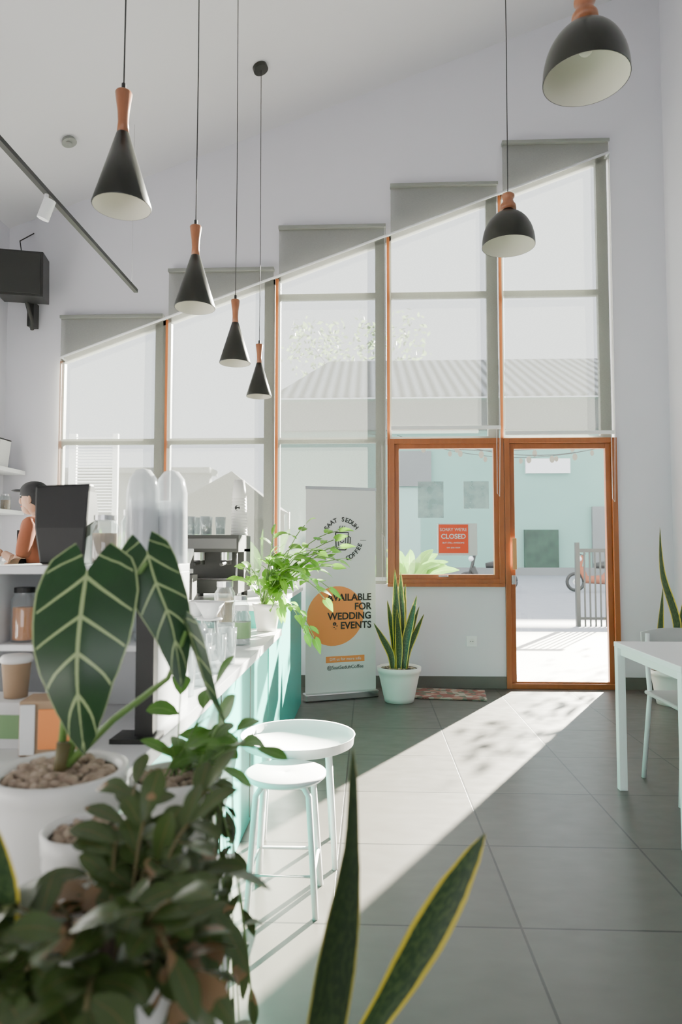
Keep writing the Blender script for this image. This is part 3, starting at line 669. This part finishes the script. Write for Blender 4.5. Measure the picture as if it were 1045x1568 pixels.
# ------------------------------------------------------------------ barista
e=empty('barista',(-2.32,4.85,0),0)
def skinned(name,js,ed,rad,mat,parent,sub=2,root=0):
    me=bpy.data.meshes.new(name); me.from_pydata(js,ed,[]); me.materials.append(MATS[mat])
    o=bpy.data.objects.new(name,me); SC.collection.objects.link(o)
    md=o.modifiers.new('Skin','SKIN'); md.use_smooth_shade=True
    sv=me.skin_vertices[0].data if me.skin_vertices else None
    if sv is None:
        bpy.context.view_layer.objects.active=o; o.select_set(True); bpy.ops.mesh.customdata_skin_add(); sv=me.skin_vertices[0].data
    for i,r in enumerate(rad): sv[i].radius=r if isinstance(r,tuple) else (r,r); sv[i].use_root=(i==root)
    m2=o.modifiers.new('Sub','SUBSURF'); m2.levels=sub; m2.render_levels=sub
    o.parent=parent; return o
torso=[(0,0,.95),(-.01,0,1.1),(-.03,0,1.25),(-.06,0,1.36),(-.075,0,1.43)]
skinned('shirt',[torso[0],torso[1],torso[2],torso[3],torso[4],(-.06,-.15,1.37),(-.06,-.21,1.26),(-.07,-.235,1.13),(-.06,.15,1.37),(-.08,.21,1.26),(-.10,.235,1.13)],
   [(0,1),(1,2),(2,3),(3,4),(3,5),(5,6),(6,7),(3,8),(8,9),(9,10)],[(.13,.15),(.12,.14),(.13,.16),(.11,.15),(.06,.06),.062,.058,.052,.062,.058,.052],'cloth_rust',e)
skinned('trousers',[(0,0,.97),(0,-.09,.90),(-.01,-.10,.50),(.01,-.10,.10),(0,.09,.90),(-.01,.10,.50),(.01,.10,.10)],[(0,1),(1,2),(2,3),(0,4),(4,5),(5,6)],[(.13,.14),.095,.062,.05,.095,.062,.05],'cloth_blue',e)
b=B(); b.lathe([(.145,0),(.15,.3),(.14,.5)],(-.015,0,.6),'cloth_black',28,mtx=Matrix.Diagonal((.98,1.12,1,1))); b.box((-.165,0,1.2),(.01,.24,.26),'cloth_black'); b.obj('apron',e)
for i,sy in enumerate((-1,1)):
    b=B(); b.ell((-.06,sy*.10,.045),(.13,.048,.045),'cloth_black'); b.box((-.06,sy*.10,.012),(.25,.085,.024),'sole'); b.obj('shoe_%d'%(i+1),e,bevel=.008)
    wx,wz=(-.24,1.17) if sy<0 else (-.28,1.1)
    wy=-.17 if sy<0 else .16
    skinned('forearm_%d'%(i+1),[(-.08,sy*.235,1.15),(-.10,sy*.235,1.10),(wx*.7,(sy*.235+wy)/2,(1.1+wz)/2+.0),(wx,wy,wz)],[(0,1),(1,2),(2,3)],[.043,.042,.035,.026],'skin',e,root=1)
    hx,hy,hz=wx,wy,wz
    skinned('palm_%d'%(i+1),[(hx,hy,hz),(hx-.03,hy,hz+.002),(hx-.075,hy,hz)],[(0,1),(1,2)],[(.024,.02),(.018,.038),(.014,.040)],'skin',e)
    for f in range(4):
        yy=hy+(f-1.5)*.019; L=(.058,.07,.075,.062)[f]
        skinned('finger_%d_%d'%(i+1,f+1),[(hx-.06,yy,hz),(hx-.08,yy,hz),(hx-.08-L*.45,yy,hz-.012),(hx-.08-L*.75,yy,hz-.035)],[(0,1),(1,2),(2,3)],[.009,.009,.008,.0065],'skin',e,1)
    skinned('thumb_%d'%(i+1),[(hx-.02,hy-sy*.02,hz),(hx-.045,hy-sy*.045,hz-.012),(hx-.075,hy-sy*.055,hz-.022)],[(0,1),(1,2)],[.012,.010,.008],'skin',e,1)
hc=V((-.11,0,1.56))
skinned('neck',[(-.07,0,1.40),(-.09,0,1.50)],[(0,1)],[.055,.05],'skin',e)
b=B(); b.ell(hc,(.092,.074,.115),'skin',20,14); b.ell(hc+V((-.035,0,-.065)),(.055,.052,.05),'skin',14,10)
b.ell(hc+V((-.097,0,-.015)),(.018,.013,.025),'skin',10,8)
for s_ in(-1,1):
    b.ell(hc+V((.0,s_*.076,-.01)),(.018,.009,.03),'skin',10,8); b.ell(hc+V((-.080,s_*.03,.012)),(.01,.013,.008),'print_black',10,6); b.ell(hc+V((-.083,s_*.03,.032)),(.008,.018,.005),'print_black',8,6)
b.ell(hc+V((-.088,0,-.055)),(.008,.022,.006),'closed_orange',10,6); b.obj('face',e)
b=B(); b.ell(hc+V((.022,0,.02)),(.088,.082,.108),'cloth_black',20,12); b.ell(hc+V((.0,0,.055)),(.102,.086,.075),'cloth_black',20,12); b.ell(hc+V((-.11,0,.06)),(.06,.06,.01),'cloth_black',14,6); b.obj('hair_and_cap',e)
b=B(); b.lathe([(.0001,0),(.035,0),(.042,.1),(.039,.1),(.032,.006),(.0001,.006)],(-.36,-.165,1.06),'steel',20); b.obj('milk_pitcher',e)
# ------------------------------------------------------------------ outside
b=B(); b.bb(-14,16,YF+WT,10.2,-.14,-.02,'pavement_mat'); b.obj('pavement')
b=B(); b.bb(-60,80,10.2,110,-.2,-.06,'asphalt'); b.obj('street')
b=B(); b.bb(-4.4,24,33,33.3,-.06,8.5,'teal_wall')
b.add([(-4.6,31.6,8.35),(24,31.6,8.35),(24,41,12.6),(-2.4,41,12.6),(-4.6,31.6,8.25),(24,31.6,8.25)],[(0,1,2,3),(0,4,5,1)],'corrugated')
b.bb(-4.4,24,32.6,33,6.9,8.3,'grey_wall'); b.bb(7.5,9.6,32.8,33,4.8,5.5,'white_gloss'); b.bb(1.4,3.0,32.8,33,4.2,5.9,'grey_wall')
b.bb(7.4,9.0,32.8,33,.2,2.1,'hedge_dark'); b.bb(10.6,12.5,32.8,33,0,3.2,'grey_wall'); b.bb(-4.4,24,32.7,33,-.06,.3,'grey_wall')
b.obj('neighbour_building')
b=B(); b.bb(-20,-4.5,19,19.3,-.06,3.3,'grey_wall'); b.bb(-20,-4.4,18.6,19.6,3.3,3.45,'alu_grey'); b.obj('neighbour_building')
b=B(); xs=[3.42+.085*k for k in range(7)]
for k,xx in enumerate(xs): b.bb(xx-.012,xx+.012,11.29,11.31,-.06,1.18,'black_metal')
b.bb(3.38,3.98,11.28,11.32,1.14,1.2,'black_metal'); b.bb(3.38,3.98,11.28,11.32,.05,.09,'black_metal'); b.bb(3.36,3.42,11.26,11.34,-.06,1.3,'black_metal'); b.obj('metal_gate')
b=B()
b.add([(-3.8,12.5,1.95),(-1.7,12.5,1.95),(-1.7,14.5,1.95),(-3.8,14.5,1.95),(-2.75,13.5,2.75),(-3.8,12.5,1.75),(-1.7,12.5,1.75)],[(0,1,4),(1,2,4),(2,3,4),(3,0,4),(0,1,6,5)],'tent_dark')
for xx in(-3.78,-1.72):
    for yy in (12.52,14.48): b.tube([(xx,yy,-.06),(xx,yy,1.98)],.03,'alu_grey')
b.bb(-3.7,-1.8,14.4,14.45,-.06,1.95,'tent_dark')
b.obj('canopy_tent')
b=B(); b.bb(-4.05,-3.95,9.0,9.05,-.02,2.75,'white_gloss'); b.bb(-3.45,-3.38,9.0,9.05,-.02,2.75,'white_gloss')
for k in range(26): b.box((-3.7,9.02,1.7+k*.04),(.5,.03,.008),'white_gloss',rx=.6)
b.obj('louvred_shutter')
def scooter(x,y,mat):
    b=B()
    for dx in (-.6,.6):
        rg=[(x+dx+.24*math.cos(a),y,.235+.24*math.sin(a)) for a in [k*math.pi/10 for k in range(21)]]
        b.tube(rg,.05,'black_plastic',8); b.cyl((x+dx,y+.03,.235),.09,.06,'steel',16,mtx=Matrix.Rotation(math.pi/2,4,'X'))
    b.tube([(x-.6,y,.22),(x-.45,y,.7),(x-.38,y,1.0)],.05,mat); b.tube([(x-.4,y-.3,1.05),(x-.38,y,1.0),(x-.4,y+.3,1.05)],.02,'black_metal')
    b.tube([(x-.45,y,.65),(x-.3,y,.3),(x+.2,y,.3),(x+.5,y,.55),(x+.8,y,.62)],[.1,.12,.14,.16,.06],mat)
    b.tube([(x-.05,y,.70),(x+.3,y,.74),(x+.7,y,.78)],[.08,.12,.08],'black_plastic'); b.ell((x-.48,y,.9),(.08,.1,.08),'white_gloss'); b.obj('motor_scooter')
scooter(6.6,20.2,'cloth_rust'); scooter(3.5,20.4,'black_metal'); scooter(8.4,21.5,'cloth_blue')
b=B()
for (p,q,sag) in (((1.0,9,2.62),(3.0,9.5,2.55),.12),((.5,12,3.2),(4.2,12,3.0),.3),((0,10,2.9),(3.2,9.9,2.75),.2)):
    pts=[V(p).lerp(V(q),t/12)+V((0,0,-sag*4*(t/12)*(1-t/12))) for t in range(13)]
    b.tube(pts,.006,'black_plastic',5)
    for w_ in pts[1:-1:2]: b.ell(w_-V((0,0,.06)),(.035,.035,.05),'bulb',8,6)
b.obj('string_lights')
def tree(name,base,h,clusters,nl,ls=.14,lm='leaf_tree'):
    b=B(); x,y,z=base
    b.tube([(x,y,z),(x+.1,y,z+h*.4),(x,y+.1,z+h*.8)],[.16 if h>3 else .05,.11 if h>3 else .035,.07 if h>3 else .02],'bark',8)
    for (c,r) in clusters:
        c=V(c); b.tube([(x,y+.05,z+h*.7),(V((x,y,z+h*.8))+c)/2,c],[.05,.03,.012] if h>3 else [.02,.012,.006],'bark',6)
        for _ in range(int(nl*r*r)):
            d=V((U(-1,1),U(-1,1),U(-.8,.8)))
            if d.length>1: continue
            p=c+d*r; a=V((U(-1,1),U(-1,1),U(-1,.3))).normalized(); n=V((U(-1,1),U(-1,1),U(-1,1))); sd=a.cross(n).normalized()
            l=ls*U(.6,1.2)
            b.add([p,p+a*l*.5+sd*l*.25,p+a*l,p+a*l*.5-sd*l*.25],[(0,1,2,3)],lm,[(.5,0),(1,.5),(.5,1),(0,.5)])
    b.obj(name,normals=False)
tree('street_tree',(0.3,46,-.06),12,[((-1.5,46,14.6),3.0),((1.8,46,15.4),2.6),((-3.8,46,15),2.4)],50,.45)
tree('shrub_tree',(4.35,9.2,-.02),1.9,[((3.56,9.0,1.90),.42),((4.0,9.75,1.80),.3),((4.6,9.0,2.5),.5)],560,.13,'leaf_shrub')
tree('shrub_tree',(6.3,13.3,-.06),2.6,[((5.6,13.2,2.6),.7),((6.4,13,2.3),.6),((5.0,12.4,2.9),.5)],120,.14,'leaf_shrub')
def bush(x,y,z,n,L,name='agave_planter'):
    b=B(); b.lathe([(.0001,0),(.2,0),(.26,.4+z),(.27,.42+z),(.24,.42+z),(.23,.38+z),(.0001,.38+z)],(x,y,-.02),'ceramic_white',24)
    for k in range(n):
        a=U(0,6.28); e_=U(.3,1.3); d=V((math.cos(a)*math.cos(e_),math.sin(a)*math.cos(e_),math.sin(e_))); p=V((x,y,.38+z))
        b.leaf([p,p+d*L*.5+V((0,0,.05)),p+d*L-V((0,0,L*.2))],.12,(-d.y*.2,-1,.6),'leaf_mid',OV,0,.2,6)
    b.obj(name,normals=False)
bush(.42,7.3,.3,22,.7); bush(-1.1,7.4,.3,26,1.0); bush(-2.2,7.6,.2,26,1.1); bush(-3.0,7.5,.2,26,1.1)
# ------------------------------------------------------------------ lights / world / camera
sd=V((-.567,-1.0,-.41)).normalized()
L=bpy.data.lights.new('sun','SUN'); L.energy=205; L.angle=.012; L.color=(1,.925,.79)
o=bpy.data.objects.new('sun',L); SC.collection.objects.link(o); o.rotation_euler=sd.to_track_quat('-Z','Y').to_euler(); o.location=(6,12,6)
w=bpy.data.worlds.new('sky'); SC.world=w; w.use_nodes=True; bg=w.node_tree.nodes['Background']
bg.inputs[0].default_value=(.94,.95,1.0,1); bg.inputs[1].default_value=4.2
cam=bpy.data.cameras.new('camera'); co=bpy.data.objects.new('camera',cam); SC.collection.objects.link(co); SC.camera=co
cam.lens=24; cam.sensor_width=36; cam.sensor_fit='AUTO'; cam.clip_start=.05
co.location=(0,0,1.2)
th,ph=.0411,.0536
d=V((-math.sin(th)*math.cos(ph),math.cos(th)*math.cos(ph),math.sin(ph)))
co.rotation_euler=d.to_track_quat('-Z','Y').to_euler()
cam.dof.use_dof=True; cam.dof.focus_distance=4.5; cam.dof.aperture_fstop=4.2
